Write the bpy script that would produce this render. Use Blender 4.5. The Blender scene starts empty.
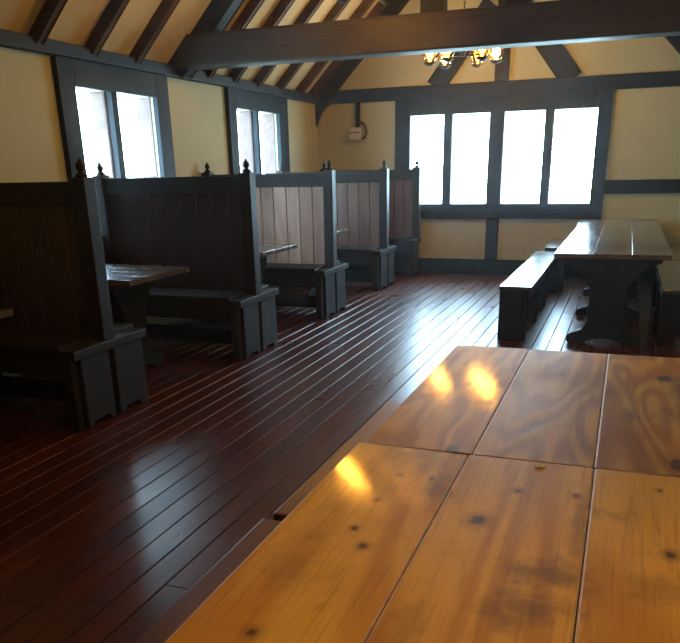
import bpy, bmesh, math, random
from mathutils import Vector, Matrix
random.seed(7)
SC = bpy.context.scene
COL = SC.collection
PI = math.pi

# ------------------------------------------------------------------ materials
def new_mat(name):
    m = bpy.data.materials.new(name)
    m.use_nodes = True
    nt = m.node_tree
    nt.nodes.clear()
    out = nt.nodes.new('ShaderNodeOutputMaterial')
    return m, nt, out

def N(nt, kind, **kw):
    n = nt.nodes.new(kind)
    for k, v in kw.items():
        if k in n.inputs.keys():
            n.inputs[k].default_value = v
        else:
            setattr(n, k, v)
    return n

def mixc(nt, fac, a, b, mode='MIX'):
    n = nt.nodes.new('ShaderNodeMix')
    n.data_type = 'RGBA'
    n.blend_type = mode
    for sock, v in ((n.inputs[0], fac), (n.inputs[6], a), (n.inputs[7], b)):
        if hasattr(v, 'is_output') or isinstance(v, bpy.types.NodeSocket):
            nt.links.new(v, sock)
        elif isinstance(v, (int, float)):
            sock.default_value = v
        else:
            sock.default_value = (*v, 1)
    return n.outputs[2]

def mth(nt, op, a, b=None, clamp=False):
    n = nt.nodes.new('ShaderNodeMath')
    n.operation = op
    n.use_clamp = clamp
    for i, v in enumerate((a, b)):
        if v is None:
            continue
        if isinstance(v, bpy.types.NodeSocket):
            nt.links.new(v, n.inputs[i])
        else:
            n.inputs[i].default_value = v
    return n.outputs[0]

def ramp(nt, fac, lo, hi):
    n = nt.nodes.new('ShaderNodeMapRange')
    n.interpolation_type = 'SMOOTHSTEP'
    n.inputs[1].default_value = lo
    n.inputs[2].default_value = hi
    nt.links.new(fac, n.inputs[0])
    return n.outputs[0]

def wood(name, dark, mid, light, axis='Y', rough=(.3, .45), island=.35, rings=9.0, ringamt=.5,
         knots=0.0, stain=0.0, bump=.12, spec=.5, coat=0.0, coatr=.15, ringscale=1.0, fine=70.0, streak=.7, blotch=.55, spots=(), smudge=()):
    """Procedural plain-sawn timber: long grain along axis, cathedral contours, optional knots and stains."""
    m, nt, out = new_mat(name)
    L = nt.links.new
    tc = N(nt, 'ShaderNodeTexCoord')
    geo = N(nt, 'ShaderNodeNewGeometry')
    info = N(nt, 'ShaderNodeObjectInfo')
    r = mth(nt, 'ADD', geo.outputs['Random Per Island'], info.outputs['Random'])
    comb = N(nt, 'ShaderNodeCombineXYZ')
    L(mth(nt, 'MULTIPLY', r, 17.3), comb.inputs[0])
    L(mth(nt, 'MULTIPLY', r, 11.1), comb.inputs[1])
    L(mth(nt, 'MULTIPLY', r, 5.7), comb.inputs[2])
    add = N(nt, 'ShaderNodeVectorMath', operation='ADD')
    L(tc.outputs['Object'], add.inputs[0]); L(comb.outputs[0], add.inputs[1])
    def stretch(k, s):
        mp = N(nt, 'ShaderNodeMapping')
        sc = [s, s, s]
        sc['XYZ'.index(axis)] = s * k
        mp.inputs['Scale'].default_value = sc
        L(add.outputs[0], mp.inputs['Vector'])
        return mp.outputs[0]
    n1 = N(nt, 'ShaderNodeTexNoise', Scale=2.2 * ringscale, Detail=2.0, Roughness=.45, Distortion=.35)
    L(stretch(.16, 1.0), n1.inputs['Vector'])
    rg = mth(nt, 'SINE', mth(nt, 'MULTIPLY', n1.outputs[0], rings * 6.283))
    rg = mth(nt, 'MULTIPLY', mth(nt, 'ADD', rg, 1.0), .5)
    n2 = N(nt, 'ShaderNodeTexNoise', Scale=fine, Detail=4.0, Roughness=.6)
    L(stretch(.035, 1.0), n2.inputs['Vector'])
    n3 = N(nt, 'ShaderNodeTexNoise', Scale=3.0, Detail=4.0, Roughness=.6)
    L(stretch(.5, 1.0), n3.inputs['Vector'])
    g = mth(nt, 'ADD', mth(nt, 'MULTIPLY', rg, ringamt), mth(nt, 'MULTIPLY', n2.outputs[0], 1 - ringamt))
    c = mixc(nt, ramp(nt, g, .15, .85), mid, light)
    dk = mth(nt, 'MULTIPLY', ramp(nt, n2.outputs[0], .48, .30), streak)
    c = mixc(nt, dk, c, dark)
    c = mixc(nt, mth(nt, 'MULTIPLY', ramp(nt, n3.outputs[0], .50, .72), blotch), c, dark)
    if island > 0:
        w = mth(nt, 'FRACT', mth(nt, 'MULTIPLY', r, 7.31))
        c = mixc(nt, mth(nt, 'MULTIPLY', w, island), c, dark)
    h = mth(nt, 'ADD', n2.outputs[0], mth(nt, 'MULTIPLY', rg, .3))
    if knots > 0:
        vdim = '2D' if axis == 'Y' else '3D'
        v = N(nt, 'ShaderNodeTexVoronoi', Scale=4.2, voronoi_dimensions=vdim)
        L(stretch(.55, 1.0), v.inputs['Vector'])
        sepc = N(nt, 'ShaderNodeSeparateColor')
        L(v.outputs['Color'], sepc.inputs[0])
        nk = N(nt, 'ShaderNodeTexNoise', Scale=25.0, Detail=2.0)
        L(add.outputs[0], nk.inputs['Vector'])
        size = mth(nt, 'MULTIPLY', ramp(nt, sepc.outputs[0], .3, 1.0), .10)
        d = mth(nt, 'SUBTRACT', v.outputs['Distance'], size)
        d = mth(nt, 'ADD', d, mth(nt, 'MULTIPLY', mth(nt, 'SUBTRACT', nk.outputs[0], .5), .05))
        kn = ramp(nt, d, .012, -.012)
        c = mixc(nt, mth(nt, 'MULTIPLY', kn, knots), c, tuple(x * .22 for x in dark))
        halo = ramp(nt, d, .07, 0.0)
        c = mixc(nt, mth(nt, 'MULTIPLY', halo, knots * .35), c, dark)
    if stain > 0:
        ns = N(nt, 'ShaderNodeTexNoise', Scale=2.4, Detail=6.0, Roughness=.68, Distortion=.2)
        L(stretch(.55, 1.0), ns.inputs['Vector'])
        st = mth(nt, 'MULTIPLY', ramp(nt, ns.outputs[0], .56, .70), stain)
        c = mixc(nt, st, c, (dark[0] * .35, dark[1] * .45, dark[2] * .7))
    if spots or smudge:
        wn = N(nt, 'ShaderNodeTexNoise', Scale=16.0, Detail=5.0, Roughness=.65)
        L(tc.outputs['Object'], wn.inputs['Vector'])
        def spot(x, y, rx, ry, wob):
            mp = N(nt, 'ShaderNodeMapping')
            mp.inputs['Location'].default_value = (-x / rx, -y / ry, 0)
            mp.inputs['Scale'].default_value = (1 / rx, 1 / ry, 0)
            L(tc.outputs['Object'], mp.inputs['Vector'])
            ln = N(nt, 'ShaderNodeVectorMath', operation='LENGTH')
            L(mp.outputs[0], ln.inputs[0])
            return mth(nt, 'ADD', ln.outputs['Value'], mth(nt, 'MULTIPLY', mth(nt, 'SUBTRACT', wn.outputs[0], .5), wob))
        for x, y, rr_ in spots:                       # single knots with a darker heart
            d = spot(x, y, rr_ * 1.0, rr_ * 1.35, 2.2)
            c = mixc(nt, mth(nt, 'MULTIPLY', ramp(nt, d, 2.6, .5), .6), c, dark)
            c = mixc(nt, mth(nt, 'MULTIPLY', ramp(nt, d, 1.1, .4), .9), c, tuple(v * .3 for v in dark))
        for x, y, rx, ry, k_ in smudge:               # old grey-brown spills
            d = spot(x, y, rx, ry, 3.2)
            c = mixc(nt, mth(nt, 'MULTIPLY', ramp(nt, d, 1.5, .2), k_ * .85), c, (.10, .055, .022))
    b = N(nt, 'ShaderNodeBsdfPrincipled')
    L(c, b.inputs['Base Color'])
    rr = N(nt, 'ShaderNodeMapRange')
    rr.inputs[3].default_value, rr.inputs[4].default_value = rough
    rr.inputs[1].default_value, rr.inputs[2].default_value = .3, .7
    L(n3.outputs[0], rr.inputs[0]); L(rr.outputs[0], b.inputs['Roughness'])
    b.inputs['Specular IOR Level'].default_value = spec
    b.inputs['Coat Weight'].default_value = coat
    b.inputs['Coat Roughness'].default_value = coatr
    bp = N(nt, 'ShaderNodeBump', Strength=bump, Distance=.004)
    L(h, bp.inputs['Height']); L(bp.outputs[0], b.inputs['Normal'])
    if coat > 0:
        bp2 = N(nt, 'ShaderNodeBump', Strength=bump * .5, Distance=.004)
        L(h, bp2.inputs['Height']); L(bp2.outputs[0], b.inputs['Coat Normal'])
    L(b.outputs[0], out.inputs[0])
    return m

def plain(name, col, rough=.6, spec=.4, metal=0.0, noise=.15, scale=8.0, bump=.05):
    m, nt, out = new_mat(name)
    L = nt.links.new
    tc = N(nt, 'ShaderNodeTexCoord')
    n = N(nt, 'ShaderNodeTexNoise', Scale=scale, Detail=5.0, Roughness=.6)
    L(tc.outputs['Object'], n.inputs['Vector'])
    c = mixc(nt, mth(nt, 'MULTIPLY', ramp(nt, n.outputs[0], .35, .7), noise), col, tuple(x * .55 for x in col))
    b = N(nt, 'ShaderNodeBsdfPrincipled', Roughness=rough, Metallic=metal)
    b.inputs['Specular IOR Level'].default_value = spec
    L(c, b.inputs['Base Color'])
    bp = N(nt, 'ShaderNodeBump', Strength=bump, Distance=.01)
    L(n.outputs[0], bp.inputs['Height']); L(bp.outputs[0], b.inputs['Normal'])
    L(b.outputs[0], out.inputs[0])
    return m

def glass(name, tint=(1, 1, 1), rough=.02):
    m, nt, out = new_mat(name)
    L = nt.links.new
    lw = N(nt, 'ShaderNodeLayerWeight', Blend=.5)
    fr = mth(nt, 'ADD', mth(nt, 'MULTIPLY', mth(nt, 'POWER', lw.outputs['Facing'], 5.0), .92), .06)
    t = N(nt, 'ShaderNodeBsdfTransparent'); t.inputs[0].default_value = (*tint, 1)
    g = N(nt, 'ShaderNodeBsdfGlossy', Roughness=rough)
    mx = N(nt, 'ShaderNodeMixShader')
    L(fr, mx.inputs[0]); L(t.outputs[0], mx.inputs[1]); L(g.outputs[0], mx.inputs[2])
    L(mx.outputs[0], out.inputs[0])
    return m

def glow(name, col, strength):
    m, nt, out = new_mat(name)
    e = N(nt, 'ShaderNodeEmission', Strength=strength)
    e.inputs[0].default_value = (*col, 1)
    nt.links.new(e.outputs[0], out.inputs[0])
    return m

M = {}
M['plaster'] = plain('cream_plaster', (.40, .41, .275), .85, .2, noise=.12, scale=3.0, bump=.08)
M['roof_board'] = plain('cream_ceiling_plaster', (.44, .36, .19), .85, .2, noise=.18, scale=2.0, bump=.08)
M['stone'] = plain('pale_stone', (.13, .09, .085), .9, .2, noise=.45, scale=9.0, bump=.4)
M['subfloor'] = plain('dark_subfloor', (.008, .006, .005), .9, .1)
tim = dict(rough=(.5, .65), island=.2, rings=5, ringamt=.3, bump=.25, spec=.15)
M['timber_x'] = wood('black_timber_x', (.006, .009, .012), (.012, .018, .025), (.019, .028, .036), 'X', **tim)  # bluish tone of the window glare put into the timber colour
M['timber_y'] = wood('black_timber_y', (.006, .009, .012), (.012, .018, .025), (.019, .028, .036), 'Y', **tim)
M['timber_z'] = wood('black_timber_z', (.006, .009, .012), (.012, .018, .025), (.019, .028, .036), 'Z', **tim)
M['beam_x'] = wood('brown_black_beam', (.012, .010, .009), (.026, .022, .019), (.038, .033, .029), 'X', **tim)
M['rafter'] = wood('brown_rafter', (.022, .014, .009), (.05, .03, .018), (.075, .045, .028), 'X', **tim)
M['floor'] = wood('mahogany_floor', (.012, .0025, .0012), (.060, .010, .004), (.11, .023, .008), 'Y',
                  rough=(.26, .36), island=.45, rings=6, ringamt=.35, bump=.07, spec=.5)
pine = dict(rough=(.42, .55), island=.12, ringamt=.6, stain=.6, bump=.2, spec=.12, coat=.5, coatr=.085, fine=120.0, streak=.28, blotch=.5)
M['pine'] = wood('honey_pine_top', (.30, .14, .012), (.68, .40, .030), (.92, .66, .11), 'Y', rings=7, knots=0.0,
    spots=[(-.058, 2.20, .020), (-.258, 2.01, .010), (-.298, 2.23, .009), (-.288, 2.39, .007), (-.208, 2.39, .006), (.002, 2.38, .010),
           (.132, 2.39, .008), (.322, 2.16, .012), (-.338, 1.67, .012), (.312, 2.48, .007), (-.30, 2.08, .008), (.09, 1.2, .014), (-.3, .8, .012)],
    smudge=[(.105, 2.02, .075, .05, .75), (.085, 1.88, .06, .07, .7), (.15, 2.25, .018, .18, .5), (-.10, 1.78, .03, .10, .35), (-.36, 1.9, .05, .12, .35), (.30, 2.03, .05, .06, .4)],
    **pine)
M['pine_swirl'] = wood('swirling_pine_top', (.19, .08, .010), (.46, .24, .020), (.74, .48, .07), 'Y', rings=13, ringscale=1.7, knots=1.0, **pine)
M['worn'] = plain('worn_board_edge', (.62, .50, .34), .5, .4, noise=.5, scale=20)
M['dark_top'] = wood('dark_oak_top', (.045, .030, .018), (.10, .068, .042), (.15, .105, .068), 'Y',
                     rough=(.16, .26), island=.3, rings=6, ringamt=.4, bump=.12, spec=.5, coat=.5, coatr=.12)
M['dark_y'] = wood('dark_oak_y', (.012, .012, .012), (.022, .022, .021), (.035, .033, .03), 'Y', rough=(.28, .42),
                   island=.2, rings=6, ringamt=.4, bump=.15)
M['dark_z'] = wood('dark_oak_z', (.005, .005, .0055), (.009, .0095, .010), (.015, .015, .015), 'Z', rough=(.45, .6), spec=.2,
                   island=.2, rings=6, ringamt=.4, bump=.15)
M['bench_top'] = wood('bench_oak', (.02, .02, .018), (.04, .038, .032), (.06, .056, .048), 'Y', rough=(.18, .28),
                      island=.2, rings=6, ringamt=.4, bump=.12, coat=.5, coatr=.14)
M['bench_brown'] = wood('bench_brown', (.06, .022, .008), (.13, .048, .018), (.19, .075, .028), 'Y', rough=(.3, .42),
                        island=.2, rings=6, ringamt=.4, bump=.15)
M['settle_x'] = wood('settle_oak_x', (.007, .0065, .006), (.013, .012, .011), (.021, .019, .0175), 'X', rough=(.45, .6), spec=.22,
                     island=.15, rings=6, ringamt=.4, bump=.2)
M['settle_z'] = wood('settle_oak_z', (.007, .0065, .006), (.013, .012, .011), (.021, .019, .0175), 'Z', rough=(.45, .6), spec=.22,
                     island=.15, rings=6, ringamt=.4, bump=.2)
M['settle_board_shaded'] = wood('shaded_settle_boards', (.009, .006, .006), (.021, .014, .014), (.034, .023, .022), 'Z', rough=(.36, .5),
                          island=.45, rings=6, ringamt=.45, knots=.5, bump=.2)  # same boards darkened: shade on the nearer settles put into the colour
M['settle_board_lit'] = wood('lit_settle_boards', (.13, .08, .055), (.30, .20, .145), (.40, .28, .205), 'Z', rough=(.4, .55),
                          island=.5, rings=6, ringamt=.45, knots=.6, bump=.2)  # same boards lightened: window light put into the colour
M['settle_board'] = wood('settle_boards', (.035, .021, .016), (.09, .056, .042), (.14, .09, .068), 'Z', rough=(.36, .5),
                         island=.45, rings=6, ringamt=.45, knots=.5, bump=.2)
M['iron'] = plain('black_iron', (.02, .017, .014), .7, .25)
M['brass'] = plain('aged_brass', (.25, .13, .04), .35, .5, .9)
M['amber'] = glass('amber_glass', (1.0, .85, .52), .06)
M['bulb'] = glow('lit_bulb', (1.0, .58, .15), 640.0)
M['bulb_dim'] = glow('weak_bulb', (1.0, .52, .14), 22.0)
M['glass'] = glass('window_glass', (.97, .99, 1.0))
M['grey'] = plain('pale_grey_plastic', (.42, .40, .40), .5, .4)
M['dark_grey'] = plain('dark_grey_plastic', (.06, .06, .065), .5, .4)
M['paper'] = plain('white_paper', (.8, .78, .72), .8, .2)

# ------------------------------------------------------------------ mesh helpers
class MB:
    def __init__(self):
        self.bm = bmesh.new()
    def merge(self, b, mat=None):
        me = bpy.data.meshes.new('tmp')
        if mat is not None:
            b.transform(mat)
        b.to_mesh(me); b.free()
        self.bm.from_mesh(me)
        bpy.data.meshes.remove(me)
    def box(self, x0, x1, y0, y1, z0, z1, bev=.006, rot=None, seg=2, soft=None):
        b = bmesh.new()
        bmesh.ops.create_cube(b, size=1)
        for v in b.verts:
            v.co = Vector(((x0 + x1) / 2 + v.co.x * (x1 - x0), (y0 + y1) / 2 + v.co.y * (y1 - y0), (z0 + z1) / 2 + v.co.z * (z1 - z0)))
        if bev > 0:
            bmesh.ops.bevel(b, geom=b.edges[:], offset=bev, segments=seg, profile=.6, affect='EDGES')
        if soft:                      # flatten the upper chamfer into a worn edge
            for v in b.verts:
                if z1 - bev * 1.05 < v.co.z < z1 - 1e-5: v.co.z = z1 - soft
        self.merge(b, rot)
        return self
    def beam(self, a, b_, w, d, up=(0, 0, 1), bev=.008):
        """timber from a to b, w across, d deep along up"""
        a, b_ = Vector(a), Vector(b_)
        ax = (b_ - a).normalized()
        side = ax.cross(Vector(up)).normalized()
        u = side.cross(ax)
        b = bmesh.new()
        bmesh.ops.create_cube(b, size=1)
        ln = (b_ - a).length
        for v in b.verts:
            c = v.co.copy()
            v.co = (a + b_) / 2 + ax * (c.x * ln) + side * (c.y * w) + u * (c.z * d)
        if bev > 0:
            bmesh.ops.bevel(b, geom=b.edges[:], offset=bev, segments=1, affect='EDGES')
        self.merge(b)
        return self
    def prism(self, pts, plane, t0, t1, bev=.005):
        """extrude a 2-D outline; plane 'XZ' extrudes along Y, 'YZ' along X, 'XY' along Z"""
        b = bmesh.new()
        def P(p, t):
            return {'XZ': (p[0], t, p[1]), 'YZ': (t, p[0], p[1]), 'XY': (p[0], p[1], t)}[plane]
        lo = [b.verts.new(P(p, t0)) for p in pts]
        hi = [b.verts.new(P(p, t1)) for p in pts]
        b.faces.new(lo); b.faces.new(hi[::-1])
        n = len(pts)
        for i in range(n):
            b.faces.new((lo[i], hi[i], hi[(i + 1) % n], lo[(i + 1) % n]))
        bmesh.ops.recalc_face_normals(b, faces=b.faces[:])
        if bev > 0:
            ed = [e for e in b.edges if len(e.link_faces) == 2 and e.calc_face_angle(0) > .6]
            bmesh.ops.bevel(b, geom=ed, offset=bev, segments=1, affect='EDGES')
        self.merge(b)
        return self
    def lathe(self, prof, c=(0, 0, 0), n=20, mat=None):
        b = bmesh.new()
        rings = []
        for r, z in prof:
            rings.append([b.verts.new((r * math.cos(2 * PI * i / n), r * math.sin(2 * PI * i / n), z)) for i in range(n)])
        for a, d in zip(rings, rings[1:]):
            for i in range(n):
                b.faces.new((a[i], a[(i + 1) % n], d[(i + 1) % n], d[i]))
        b.faces.new(rings[0][::-1]); b.faces.new(rings[-1])
        bmesh.ops.remove_doubles(b, verts=b.verts[:], dist=1e-5)
        for f in b.faces: f.smooth = True
        T = Matrix.Translation(c)
        self.merge(b, T @ mat if mat is not None else T)
        return self
    def tube(self, pts, r, n=8):
        pts = [Vector(p) for p in pts]
        b = bmesh.new()
        rings = []
        ref = Vector((.13, .27, .95))
        for i, p in enumerate(pts):
            t = (pts[min(i + 1, len(pts) - 1)] - pts[max(i - 1, 0)]).normalized()
            s = t.cross(ref)
            if s.length < .05: s = t.cross(Vector((1, 0, 0)))
            s.normalize(); u = s.cross(t)
            rr = r[i] if isinstance(r, (list, tuple)) else r
            rings.append([b.verts.new(p + s * math.cos(2 * PI * k / n) * rr + u * math.sin(2 * PI * k / n) * rr) for k in range(n)])
        for a, d in zip(rings, rings[1:]):
            for k in range(n):
                b.faces.new((a[k], a[(k + 1) % n], d[(k + 1) % n], d[k]))
        b.faces.new(rings[0][::-1]); b.faces.new(rings[-1])
        bmesh.ops.recalc_face_normals(b, faces=b.faces[:])
        for f in b.faces: f.smooth = True
        self.merge(b)
        return self
    def build(self, name, mat, parent=None, loc=None, kind=None):
        me = bpy.data.meshes.new(name)
        self.bm.to_mesh(me); self.bm.free()
        me.materials.append(mat)
        o = bpy.data.objects.new(name, me)
        COL.objects.link(o)
        if parent is not None: o.parent = parent
        if loc is not None: o.location = loc
        if kind: o['kind'] = kind
        return o

def thing(name, label, cat, loc, rz=0.0, group=None):
    o = bpy.data.objects.new(name, None)
    COL.objects.link(o)
    o.empty_display_size = .1
    o.location = loc
    o.rotation_euler = (0, 0, rz)
    o['label'] = label
    o['category'] = cat
    if group: o['group'] = group
    return o

def dup(root, loc, label, rz=None):
    def cp(o, par):
        c = o.copy(); COL.objects.link(c); c.parent = par
        for ch in o.children: cp(ch, c)
        return c
    r = cp(root, None)
    r.location = loc
    if rz is not None: r.rotation_euler = (0, 0, rz)
    r['label'] = label
    return r

def S(name, mb, mat, parent=None):
    return mb.build(name, mat, parent, kind='structure' if parent is None else None)

# ------------------------------------------------------------------ room shell
XL, XR, YF, YN = -4.40, 0.92, 11.0, -3.2
ZP = 2.45                       # top of the side wall plates
XC = (XL + XR) / 2              # ridge line
ZR = ZP + (XR - XL) / 2         # 45 degree roof
WT = .19

# floor planks
f = MB()
x = XL; pw = .125
while x < XR - .01:
    y = YN
    first = True
    while y < YF - .01:
        ln = random.uniform(2.6, 5.2)
        if first: ln *= random.uniform(.3, 1)
        first = False
        y1 = min(YF, y + ln)
        if YF - y1 < .8: y1 = YF
        dz = random.uniform(-.0012, 0)
        f.box(x + .003, min(x + pw, XR) - .003, y + .0008, y1 - .0008, -.022, dz, bev=.002, seg=1)
        y = y1
    x += pw
fl = S('floor', f, M['floor'])
S('subfloor', MB().box(XL, XR, YN, YF, -.12, -.02, 0), M['subfloor'], fl)

# left wall with two window openings
W = [(5.55, 6.74), (8.38, 9.56)]
WZ = (.97, 2.17)
w = MB()
ys = [YN - .3, W[0][0], W[0][1], W[1][0], W[1][1], YF + .3]
for i in (0, 2, 4): w.box(XL - WT, XL, ys[i], ys[i + 1], -.12, ZP, 0)
for a, b in W:
    w.box(XL - WT, XL, a, b, -.12, WZ[0], 0).box(XL - WT, XL, a, b, WZ[1], ZP, 0)
S('wall_left', w, M['plaster'])
S('wall_right', MB().box(XR, XR + WT, YN - .3, YF + .3, -.12, ZP, 0), M['plaster'])
S('wall_near', MB().prism([(XL, -.12), (XR, -.12), (XR, ZP), (XC, ZR), (XL, ZP)], 'XZ', YN - .3, YN, 0), M['plaster'])
# far gable wall with the wide window opening
FX = (-2.98, -.48); FZ = (.97, 2.16)
w = MB()
w.box(XL, FX[0], YF, YF + WT, -.12, 2.4, 0).box(FX[1], XR, YF, YF + WT, -.12, 2.4, 0)
w.box(FX[0], FX[1], YF, YF + WT, -.12, FZ[0], 0).box(FX[0], FX[1], YF, YF + WT, FZ[1], 2.4, 0)
w.prism([(XL, 2.4), (XR, 2.4), (XR, ZP), (XC, ZR), (XL, ZP)], 'XZ', YF, YF + WT, 0)
S('wall_far', w, M['plaster'])
# roof: two plastered slopes
k = .12
e = .5
cl = MB()
cl.prism([(XL, ZP), (XC, ZR), (XC, ZR + .2), (XL - .4, ZP + .1), (XL - .4, ZP)], 'XZ', YN - .3, YF + .4, 0)
cl.prism([(XR, ZP), (XC, ZR), (XC, ZR + .2), (XR + .4, ZP + .1), (XR + .4, ZP)], 'XZ', YN - .3, YF + .4, 0)
S('ceiling', cl, M['roof_board'])

# timbers: every one a piece of its own
ti = [0]
def trim(mb, mat):
    ti[0] += 1
    return S('trim_%d' % ti[0], mb, mat)
R2 = math.sqrt(.5)
def rafter(y, left, w_, d):
    # lies against the underside of the slope
    s = 1 if left else -1
    x0 = XL if left else XR
    nx, nz = R2 * s, -R2                 # inward normal of the slope
    a = Vector((x0 + nx * d / 2 + .03 * s, y, ZP + nz * d / 2 + .03))
    b = Vector((XC + nx * d / 2 - .05 * s, y, ZR + nz * d / 2 - .05))
    return MB().beam(a, b, w_, d, up=(nx, 0, nz))
RY = [1.3, 1.95, 2.6, 3.25, 3.87, 4.5, 5.13, 5.78, 6.40, 7.70, 8.27, 8.88, 9.51, 10.16, 10.62]
for y in RY:
    trim(rafter(y, True, .075, .09), M['rafter'])
    trim(rafter(y, False, .075, .09), M['rafter'])
for y, ww in ((7.14, .17), (10.93, .14)):
    trim(rafter(y, True, ww, .17), M['timber_x'])
    trim(rafter(y, False, ww, .17), M['timber_x'])
trim(MB().box(XC - .06, XC + .06, YN, YF, ZR - .3, ZR - .06, .01), M['timber_y'])            # ridge
trim(MB().box(XL, XL + .10, YN, YF, 2.37, 2.47, .008), M['timber_y'])                        # left plate
trim(MB().box(XR - .10, XR, YN, YF, 2.37, 2.47, .008), M['timber_y'])
trim(MB().box(XL, XR, 7.0, 7.25, 2.435, 2.725, .02), M['beam_x'])                          # near tie beam
trim(MB().box(XL, XR, 10.945, YF + .01, 2.36, 2.53, .008), M['timber_x'])                    # gable tie beam
trim(MB().box(XC - .10, XC + .10, 7.03, 7.22, 2.72, ZR - .28, .012), M['timber_z'])          # king post
trim(MB().box(XC - .09, XC + .09, 10.95, YF + .01, 2.53, ZR - .28, .008), M['timber_z'])
trim(MB().beam((-1.06, 7.12, 2.70), (-.42, 7.12, 3.46), .14, .15), M['timber_x'])             # strut of the near truss
for s in (-1, 1):                                                                             # gable braces
    trim(MB().beam((XC + s * .90, 10.976, 2.50), (XC + s * .16, 10.976, 3.45), .05, .25), M['timber_x'])
# corner bracket
trim(MB().prism([(XL, 2.37), (XL + .26, 2.37), (XL + .16, 2.31), (XL + .07, 2.22), (XL + .02, 2.10), (XL, 2.06)], 'XZ', 10.92, 10.99), M['timber_x'])
# far wall framing
TP = 10.95
trim(MB().box(-3.20, FX[0], TP, YF + .01, .2, 2.37, .006), M['timber_z'])
trim(MB().box(FX[1], -.31, TP, YF + .01, .2, 2.37, .006), M['timber_z'])
trim(MB().box(-1.85, -1.68, TP, YF + .01, .2, .79, .006), M['timber_z'])
trim(MB().box(FX[0], FX[1], TP, YF + .01, 2.155, 2.37, .006), M['timber_x'])
trim(MB().box(FX[0], FX[1], TP - .02, YF + .02, .78, .975, .006), M['timber_x'])
trim(MB().box(XL, XR, TP - .02, YF + .01, 0, .21, .006), M['timber_x'])
trim(MB().box(-.31, XR, TP, YF + .01, 1.10, 1.27, .006), M['timber_x'])
trim(MB().box(XL, -3.20, TP, YF + .01, 1.10, 1.27, .006), M['timber_x'])
# left wall framing round the windows
LX = XL + .05
for (a, b), (pa, pb) in zip(W, ((5.35, 6.95), (8.19, 9.83))):
    trim(MB().box(XL - .01, LX, pa, a, .1, 2.38, .006), M['timber_z'])
    trim(MB().box(XL - .01, LX, b, pb, .1, 2.38, .006), M['timber_z'])
    trim(MB().box(XL - .01, LX, a, b, 2.165, 2.38, .006), M['timber_y'])
    trim(MB().box(XL - .02, LX + .03, a, b, .80, .975, .006), M['timber_y'])

# windows
def far_window():
    g = bpy.data.objects.new('window_1', None); COL.objects.link(g); g['kind'] = 'structure'
    panes = [(-2.98, -2.50), (-2.38, -1.87), (-1.67, -1.14), (-1.02, -.48)]
    for (a, b), (c, d) in zip(panes, panes[1:]):
        MB().box(b, c, TP, YF + .06, FZ[0], FZ[1], .006).build('mullion', M['timber_z'], g)
    for a, b in panes:
        MB().box(a - .005, b + .005, YF + .03, YF + .038, FZ[0], FZ[1], 0).build('window_pane', M['glass'], g)
    r = MB()
    r.box(FX[0] - .01, FX[1] + .01, YF + .06, YF + WT + .05, FZ[0] - .07, FZ[0] + .003, .01)
    r.build('stone_sill', M['stone'], g)
far_window()
for n, (a, b) in enumerate(W):
    g = bpy.data.objects.new('window_%d' % (n + 2), None); COL.objects.link(g); g['kind'] = 'structure'
    mid = (6.04, 6.12) if n == 0 else (8.91, 8.975)
    MB().box(XL - .02, LX - .01, mid[0], mid[1], WZ[0], WZ[1], .006).build('mullion', M['timber_z'], g)
    for c, d in ((a, mid[0]), (mid[1], b)):
        MB().box(XL - .016, XL - .010, c - .005, d + .005, WZ[0], WZ[1], 0).build('window_pane', M['glass'], g)
    MB().box(XL - WT - .02, XL - .03, mid[0] - .02, mid[1] + .02, WZ[0], WZ[1], .02).build('stone_mullion', M['stone'], g)
    for y0, y1 in ((a - .01, a + .012), (b - .012, b + .01)):
        MB().box(XL - WT - .01, XL - .03, y0, y1, WZ[0], WZ[1], .004).build('stone_jamb', M['stone'], g)
    MB().box(XL - WT - .06, XL - .03, a, b, WZ[0] - .06, WZ[0] + .004, .01).build('stone_sill', M['stone'], g)

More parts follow.
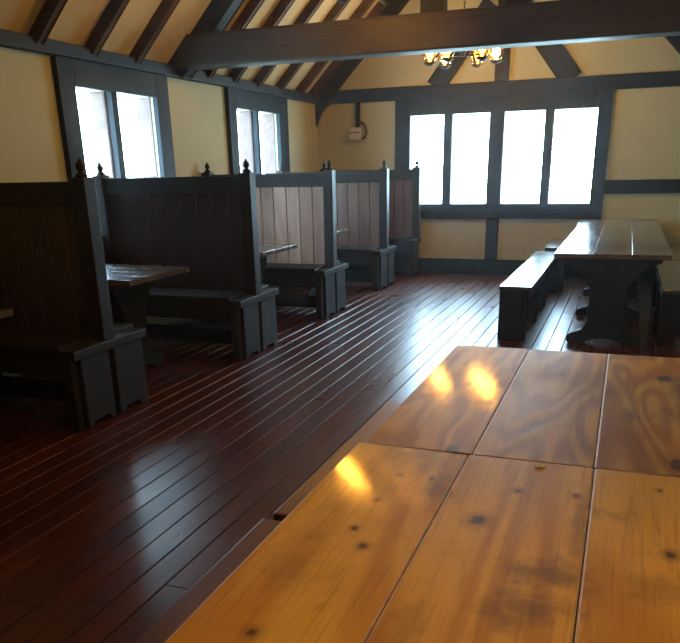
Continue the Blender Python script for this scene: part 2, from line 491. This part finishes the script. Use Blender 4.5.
# ------------------------------------------------------------------ settles
def settle(label, loc, single=False, lo=-.755, boards='settle_board'):
    t = thing('settle', label, 'settle', loc, 0, 'high-backed wooden settles along the left wall')
    hi = .77
    for s in (-1, 1):
        c = hi - .055 if s > 0 else lo + .055
        p = MB().box(c - .052, c + .052, -.055, .055, .50, 1.475, .008)
        p = p.build('post', M['settle_z'], t)
        fi = MB().lathe([(.0, 1.47), (.036, 1.473), (.038, 1.487), (.024, 1.497), (.015, 1.508), (.024, 1.520),
                         (.028, 1.535), (.022, 1.552), (.012, 1.562), (.008, 1.574), (.0, 1.58)], (c, 0, 0), 16)
        fi.build('finial', M['settle_z'], p)
    MB().box(lo + .10, hi - .10, -.035, .035, 1.315, 1.452, .007).build('top_rail', M['settle_x'], t)
    b = MB()
    n = 9; x0, x1 = lo + .09, hi - .09
    for i in range(n):
        a = x0 + (x1 - x0) * i / n; c = x0 + (x1 - x0) * (i + 1) / n
        b.box(a + .0012, c - .0012, -.018, .018, .47, 1.33, .006, seg=1)
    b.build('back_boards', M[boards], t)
    sides = (-1,) if single else (-1, 1)
    def span(u, v, s): return (u, v) if s > 0 else (-v, -u)
    for s in sides:
        y0, y1 = span(.02, .375, s)
        MB().box(lo + .02, hi - .09, y0, y1, .495, .53, .008).build('seat', M['settle_x'], t)
        y0, y1 = span(.325, .35, s)
        MB().box(lo + .05, hi - .09, y0, y1, .335, .495, .004).build('apron', M['settle_x'], t)
    ya = -.37; yb = .06 if single else .37
    for s in (1, -1):
        q = hi if s > 0 else lo + .10
        e_ = MB()
        e_.box(q - .085, q - .055, ya + .01, yb - .01, .03, .45, .004)
        e_.box(q - .095, q + .012, ya, yb, .445, .505, .008)
        for c in (ya + .03, yb - .03):
            e_.box(q - .092, q - .028, c - .028, c + .028, 0, .45, .005)
        ep = e_.build('end_panel', M['settle_z'], t)
        if s > 0:
            for c0, c1 in ((ya + .07, -.025), (.025, yb - .07)):
                if c1 - c0 < .1: continue
                MB().prism([(c0, .0), (c0 + .05, 0), (c0 + .06, .035), (c1 - .06, .035), (c1 - .05, 0), (c1, 0), (c1, .448), (c0, .448)],
                           'YZ', q - .056, q - .004, .005).build('panel_board', M['settle_z'], ep)
    MB().box(lo + .06, hi - .08, -.02, .02, .06, .19, .004).build('stretcher', M['settle_x'], t)
    return t
SX = -3.62
settle('dark high-backed settle nearest the camera, at the left edge of the photo', (SX - .14, 3.83, 0), lo=-.62, boards='settle_board_shaded')
s1 = settle('dark high-backed settle just behind the booth table with the bright bluish shine', (SX, 5.69, 0), boards='settle_board_shaded')
settle('high-backed settle with light-struck pale brown boards in the middle of the row', (SX, 7.54, 0), boards='settle_board_lit')
settle('fourth high-backed settle from the camera, just beyond the pale lit one', (SX, 9.47, 0))
settle('high-backed settle at the far end of the row, against the gable wall by the window', (-3.56, 10.86, 0), True)

# ------------------------------------------------------------------ trestle profiles
def trestle_outline(half_top, half_col, half_foot, ztop):
    h = [(half_foot - .02, 0), (half_foot, .02), (half_foot - .005, .075), (half_foot - .06, .10), (half_foot - .12, .125),
         (half_col + .02, .165), (half_col, .21), (half_col, .47), (half_col + .03, .54), (half_col + .09, ztop - .13),
         (half_top - .09, ztop - .06), (half_top, ztop - .035), (half_top, ztop)]
    arch = [(half_foot - .15, 0), (half_foot - .17, .025), (half_foot - .22, .045), (.0, .055)]
    right = arch[::-1][1:][::-1]
    pts = [(0, .055)] + arch[:-1][::-1] + h
    left = [(-x, z) for x, z in pts[1:]][::-1]
    return pts + left

# booth tables against the left wall
def booth_table(label, loc):
    t = thing('booth_table', label, 'table', loc, 0, 'booth tables between the settles')
    tp = MB()
    for i in range(4):
        a = -.40 + .2 * i
        tp.box(-.57, .60, a + .0005, a + .1995, .748, .788, .003)
    tp.build('tabletop', M['dark_tx'], t)
    for xx in (-.32, .30):
        MB().prism(trestle_outline(.34, .14, .32, .748), 'YZ', xx - .03, xx + .03).build('trestle', M['settle_z'], t)
    MB().box(-.30, .28, -.025, .025, .26, .36, .005).build('stretcher', M['settle_x'], t)
    return t
M['dark_tx'] = wood('dark_oak_booth_top', (.035, .028, .022), (.075, .058, .045), (.11, .088, .068), 'X',
                    rough=(.22, .3), island=.3, rings=6, ringamt=.4, bump=.03, spec=.5, coat=.4, coatr=.15)
TX = -3.80
b1 = booth_table('dark booth table with the bright bluish shine, behind the nearest settle', (TX, 4.79, 0))
dup(b1, (TX + .14, 6.62, 0), 'dark booth table in front of the settle with pale lit boards')
dup(b1, (TX + .02, 8.50, 0), 'dark booth table between the third and fourth settles, mostly hidden')
dup(b1, (TX, 2.88, 0), 'booth table in deep shadow at the left edge, in front of the nearest settle')

# ------------------------------------------------------------------ long tables
def long_table(name, label, x0, x1, y0, y1, z, trestles, mtop, mleg, group, foot=.31, boards=None, worn=False):
    xc = (x0 + x1) / 2
    t = thing(name, label, 'table', (xc, y0, 0), 0, group)
    tp = MB()
    e_ = boards or [x0 + (x1 - x0) * i / 3 for i in range(4)]
    for a, b in zip(e_, e_[1:]):
        tilt = random.uniform(-.006, .006)
        mid = ((a + b) / 2 - xc)
        rot = Matrix.Translation((mid, 0, z)) @ Matrix.Rotation(tilt, 4, 'Y') @ Matrix.Translation((-mid, 0, -z))
        tp.box(a - xc + .0012, b - xc - .0012, .001, y1 - y0 - .001, z - .04, z, .0045 if worn else .0035, rot=rot, seg=1, soft=.0012 if worn else None)
    tp = tp.build('tabletop', mtop, t)
    if worn:
        tp.data.materials.append(M['worn'])
        for p in tp.data.polygons:
            if .5 < p.normal.z < .995: p.material_index = 1
    for y in trestles:
        MB().prism(trestle_outline(.40, .15, foot, z - .042), 'XZ', y - y0 - .035, y - y0 + .035).build('trestle', mleg, t)
    ya, yb = trestles[0] - y0, trestles[-1] - y0
    MB().box(-.03, .03, ya + .03, yb - .03, .28, .40, .006).build('stretcher', mleg, t)
    return t
g = 'long plank trestle tables'
long_table('trestle_table', 'honey pine plank table filling the foreground at lower right', -.635, .29, -.75, 1.8285, .78, (-.45, 1.5),
           M['pine'], M['bench_brown'], g, boards=[-.635, -.325, -.008, .29], worn=True)
long_table('trestle_table', 'pine plank table with swirling grain abutting the foreground table', -.62, .30, 1.829, 3.085, .78, (2.1, 2.85),
           M['pine_swirl'], M['bench_brown'], g, boards=[-.62, -.318, -.01, .30], worn=True)
long_table('trestle_table', 'dark plank trestle table with pale reflections, beneath the gable window', -.54, .39, 6.67, 9.66, .78, (6.78, 8.03, 9.36),
           M['dark_top'], M['dark_z'], g)
long_table('trestle_table', 'short dark table end-on to the far wall, behind the longer dark table', -.56, .385, 9.68, 10.90, .78, (10.2, 10.7),
           M['dark_top'], M['dark_z'], g)

# ------------------------------------------------------------------ benches
def bench(label, x0, x1, y0, y1, z, legs, mtop, mleg, arch=False):
    xc = (x0 + x1) / 2
    t = thing('bench', label, 'bench', (xc, y0, 0), 0, 'backless plank benches beside the long tables')
    h = (x1 - x0) / 2
    MB().box(-h, h, 0, y1 - y0, z - .035, z, .006).build('seat', mtop, t)
    for y in legs:
        yy = y - y0
        if arch:
            o = [(-h + .01, 0), (-h + .06, 0), (-h + .075, .05), (-h + .12, .085), (0, .095), (h - .12, .085), (h - .075, .05), (h - .06, 0), (h - .01, 0)]
        else:
            o = [(-h + .006, 0), (h - .03, 0)]
        o = o + [(h - .02, z - .036), (-h + .006, z - .036)]
        MB().prism(o, 'XZ', yy - .02, yy + .02).build('leg', mleg, t)
    for s in (-1, 1):
        c = s * (h - .035)
        MB().box(c - .011, c + .011, legs[0] - y0 - .02, legs[-1] - y0 + .02, z - .14, z - .036, .003).build('apron', mleg, t)
    return t
bench('bright-topped dark bench at the near left of the dark trestle table', -.99, -.71, 6.70, 8.38, .485, (6.735, 7.62, 8.3), M['bench_top'], M['dark_z'])
bench('dark bench butted against the far end of the bright-topped bench', -.99, -.71, 8.41, 9.62, .485, (8.5, 9.5), M['bench_top'], M['dark_z'])
bench('short dark bench by the short dark table at the far wall', -.90, -.62, 9.68, 10.85, .525, (9.75, 10.75), M['bench_top'], M['dark_z'])
bench('dark bench at the right edge of the photo, right of the dark trestle table', .35, .66, 6.80, 8.9, .485, (6.85, 7.8, 8.8), M['bench_top'], M['dark_z'], True)
bench('bench by the right wall at the far end', .46, .76, 8.95, 10.85, .485, (9.05, 10.7), M['bench_top'], M['dark_z'], True)
bench('brown bench alongside the foreground pine table, in shadow', -.965, -.69, -.6, 1.86, .48, (-.5, .7, 1.75), M['bench_brown'], M['bench_brown'])
bench('brown bench alongside the swirling-grain pine table', -.95, -.68, 1.90, 3.14, .48, (2.0, 3.0), M['bench_brown'], M['bench_brown'])

# ------------------------------------------------------------------ chandeliers
def chandelier(label, loc, lit, rot=15.0, chain=2.0):
    t = thing('chandelier', label, 'chandelier', loc, 0, 'iron chandeliers hung from the ridge')
    hub = MB().lathe([(0, -.07), (.02, -.065), (.035, -.03), (.05, 0), (.035, .03), (.022, .06), (.022, .22), (.03, .24), (0, .25)], (0, 0, .12), 18)
    hub.build('hub', M['iron'], t)
    ch = MB()
    z = .36; i = 0
    while z < chain:
        pts = []
        for q in range(13):
            a = 2 * PI * q / 12
            u, v = .010 * math.cos(a), .024 * math.sin(a)
            pts.append((u, 0, z + .024 + v) if i % 2 else (0, u, z + .024 + v))
        ch.tube(pts, .0035, 5)
        z += .040; i += 1
    ch.build('chain', M['iron'], t)
    ri = MB()
    ri.tube([(.26 * math.cos(2 * PI * q / 32), .26 * math.sin(2 * PI * q / 32), .09) for q in range(33)], .009, 6)
    ri.build('ring', M['iron'], t)
    for q in range(6):
        a = math.radians(rot + 60 * q)
        c, s = math.cos(a), math.sin(a)
        P = lambda r, zz: (c * r, s * r, zz)
        arm = MB().tube([P(.03, .14), P(.10, .155), P(.18, .14), P(.26, .09), P(.31, .035), P(.345, -.005), P(.36, -.02)], .010, 8)
        arm = arm.build('arm', M['iron'], t)
        o = P(.36, .0)
        K = 1.25
        kz = lambda pr: [(r_ * K, z_ * K if z_ > 0 else z_) for r_, z_ in pr]
        MB().lathe(kz([(0, -.035), (.02, -.032), (.035, -.02), (.052, -.008), (.056, .0), (.046, .004), (0, .006)]), o, 18).build('drip_cup', M['iron'], arm)
        sh = MB().lathe(kz([(.040, .006), (.058, .03), (.066, .06), (.064, .09), (.056, .115), (.050, .125), (.047, .124), (.053, .113), (.061, .09), (.063, .06), (.055, .032), (.038, .009)]), o, 20)
        sh.build('lamp_shade', M['amber'], arm)
        MB().lathe(kz([(0, .008), (.014, .012), (.014, .03), (.028, .045), (.034, .068), (.031, .09), (.020, .105), (0, .112)]), o, 16
                   ).build('bulb', M['bulb'] if q in lit else M['bulb_dim'], arm)
    return t
chandelier('amber-glass chandelier glowing behind the near tie beam, before the gable window', (-1.86, 9.0, 2.56), (0, 2), chain=ZR - .30 - 2.56)
chandelier('amber-glass chandelier at the top edge of the photo, in front of the near tie beam', (-1.88, 6.0, 2.72), (2,), 38.0, chain=ZR - .30 - 2.72)
chandelier('unseen amber-glass chandelier added to light the foreground pine tables', (.10, 2.3, 2.45), (0, 3), 10.0, chain=.80)  # unseen lamp, added to brighten the foreground tables

# ------------------------------------------------------------------ small things
t = thing('wall_fixture', 'small pale grey fixture hanging on a dark bracket at the far left corner', 'wall fixture', (-3.76, 10.99, 2.0))
MB().box(-.03, .03, -.05, 0.0, .02, .36, .004).build('bracket', M['timber_z'], t)
MB().box(-.10, .06, -.14, -.01, -.14, .03, .018).build('body', M['grey'], t)
MB().box(-.101, .061, -.143, -.12, -.045, -.030, .002).build('slot', M['dark_grey'], t)
MB().tube([(.03, -.03, .10), (.08, -.03, .09), (.125, -.03, .03), (.135, -.03, -.04), (.11, -.03, -.10), (.06, -.03, -.12)], .016, 8).build('cable', M['dark_grey'], t)
o = MB().box(-.012, .012, -.012, .012, 0, .0015, .0004).build('paper_scrap', M['paper'], None, (-.138, 1.80, .7805))
o['label'] = 'tiny white scrap lying on the foreground pine table near its far edge'; o['category'] = 'scrap'

# added room-filling volume, standing in for bluish lens glare round the windows
hm = bpy.data.materials.new('glare_veil'); hm.use_nodes = True
hn = hm.node_tree; hn.nodes.clear()
ho = hn.nodes.new('ShaderNodeOutputMaterial')
hv = hn.nodes.new('ShaderNodeVolumeScatter')
hv.inputs['Density'].default_value = .0020
hv.inputs['Anisotropy'].default_value = .75
hn.links.new(hv.outputs[0], ho.inputs['Volume'])
hz = MB().box(XL - .005, XR + .005, YN - .1, YF + .005, -.03, ZR + .1, 0).build('glare_veil', hm, kind='stuff')
hz['label'] = 'thin added veil filling the room, imitating bluish lens glare round the windows'; hz['category'] = 'glare_veil'

# ------------------------------------------------------------------ daylight
wd = bpy.data.worlds.new('sky'); SC.world = wd
wd.use_nodes = True
nt = wd.node_tree; nt.nodes.clear()
wo = nt.nodes.new('ShaderNodeOutputWorld')
bg = nt.nodes.new('ShaderNodeBackground')
tc = nt.nodes.new('ShaderNodeTexCoord')
sx = nt.nodes.new('ShaderNodeSeparateXYZ'); nt.links.new(tc.outputs['Generated'], sx.inputs[0])
col = mixc(nt, ramp(nt, sx.outputs[2], -.15, .15), (.50, .76, .86), (.55, .80, 1.0))
nt.links.new(col, bg.inputs[0])
bg.inputs[1].default_value = 38.0
nt.links.new(bg.outputs[0], wo.inputs[0])

def portal(loc, rot, sx_, sy_):
    l = bpy.data.lights.new('window_portal', 'AREA')
    l.shape = 'RECTANGLE'; l.size = sx_; l.size_y = sy_
    l.cycles.is_portal = True
    o = bpy.data.objects.new('window_portal', l); COL.objects.link(o)
    o.location = loc; o.rotation_euler = rot
portal(((FX[0] + FX[1]) / 2, YF + WT + .08, (FZ[0] + FZ[1]) / 2), (-PI / 2, 0, 0), FX[1] - FX[0] + .1, FZ[1] - FZ[0] + .1)
for a, b in W:
    portal((XL - WT - .08, (a + b) / 2, (WZ[0] + WZ[1]) / 2), (PI / 2, 0, -PI / 2), b - a + .1, WZ[1] - WZ[0] + .1)

# ------------------------------------------------------------------ camera
F, CX, CY = 739.07, 339.0, 443.26
yaw, pit, rol = -.362272, -.35734, -.021293
fw = Vector((math.sin(yaw) * math.cos(pit), math.cos(yaw) * math.cos(pit), math.sin(pit)))
rt = fw.cross(Vector((0, 0, 1))).normalized(); up = rt.cross(fw)
c, s = math.cos(rol), math.sin(rol)
r2 = c * rt + s * up; u2 = -s * rt + c * up
cam = bpy.data.cameras.new('camera')
cam.sensor_fit = 'HORIZONTAL'; cam.sensor_width = 36.0
cam.lens = F / 680 * 36
cam.shift_x = (340 - CX) / 680
cam.shift_y = (CY - 321.5) / 680
cam.clip_start = .02
co = bpy.data.objects.new('camera', cam); COL.objects.link(co)
mw = Matrix((r2, u2, -fw)).transposed().to_4x4()
mw.translation = (0, 0, 1.5)
co.matrix_world = mw
SC.camera = co

SC.view_settings.view_transform = 'Standard'
SC.view_settings.look = 'None'
SC.view_settings.gamma = 1.0
SC.view_settings.use_curve_mapping = False
SC.view_settings.exposure = 0.0
cy = SC.cycles
cy.max_bounces = 10; cy.diffuse_bounces = 5; cy.glossy_bounces = 5; cy.transparent_max_bounces = 12
cy.sample_clamp_indirect = 6.0
cy.use_denoising = True
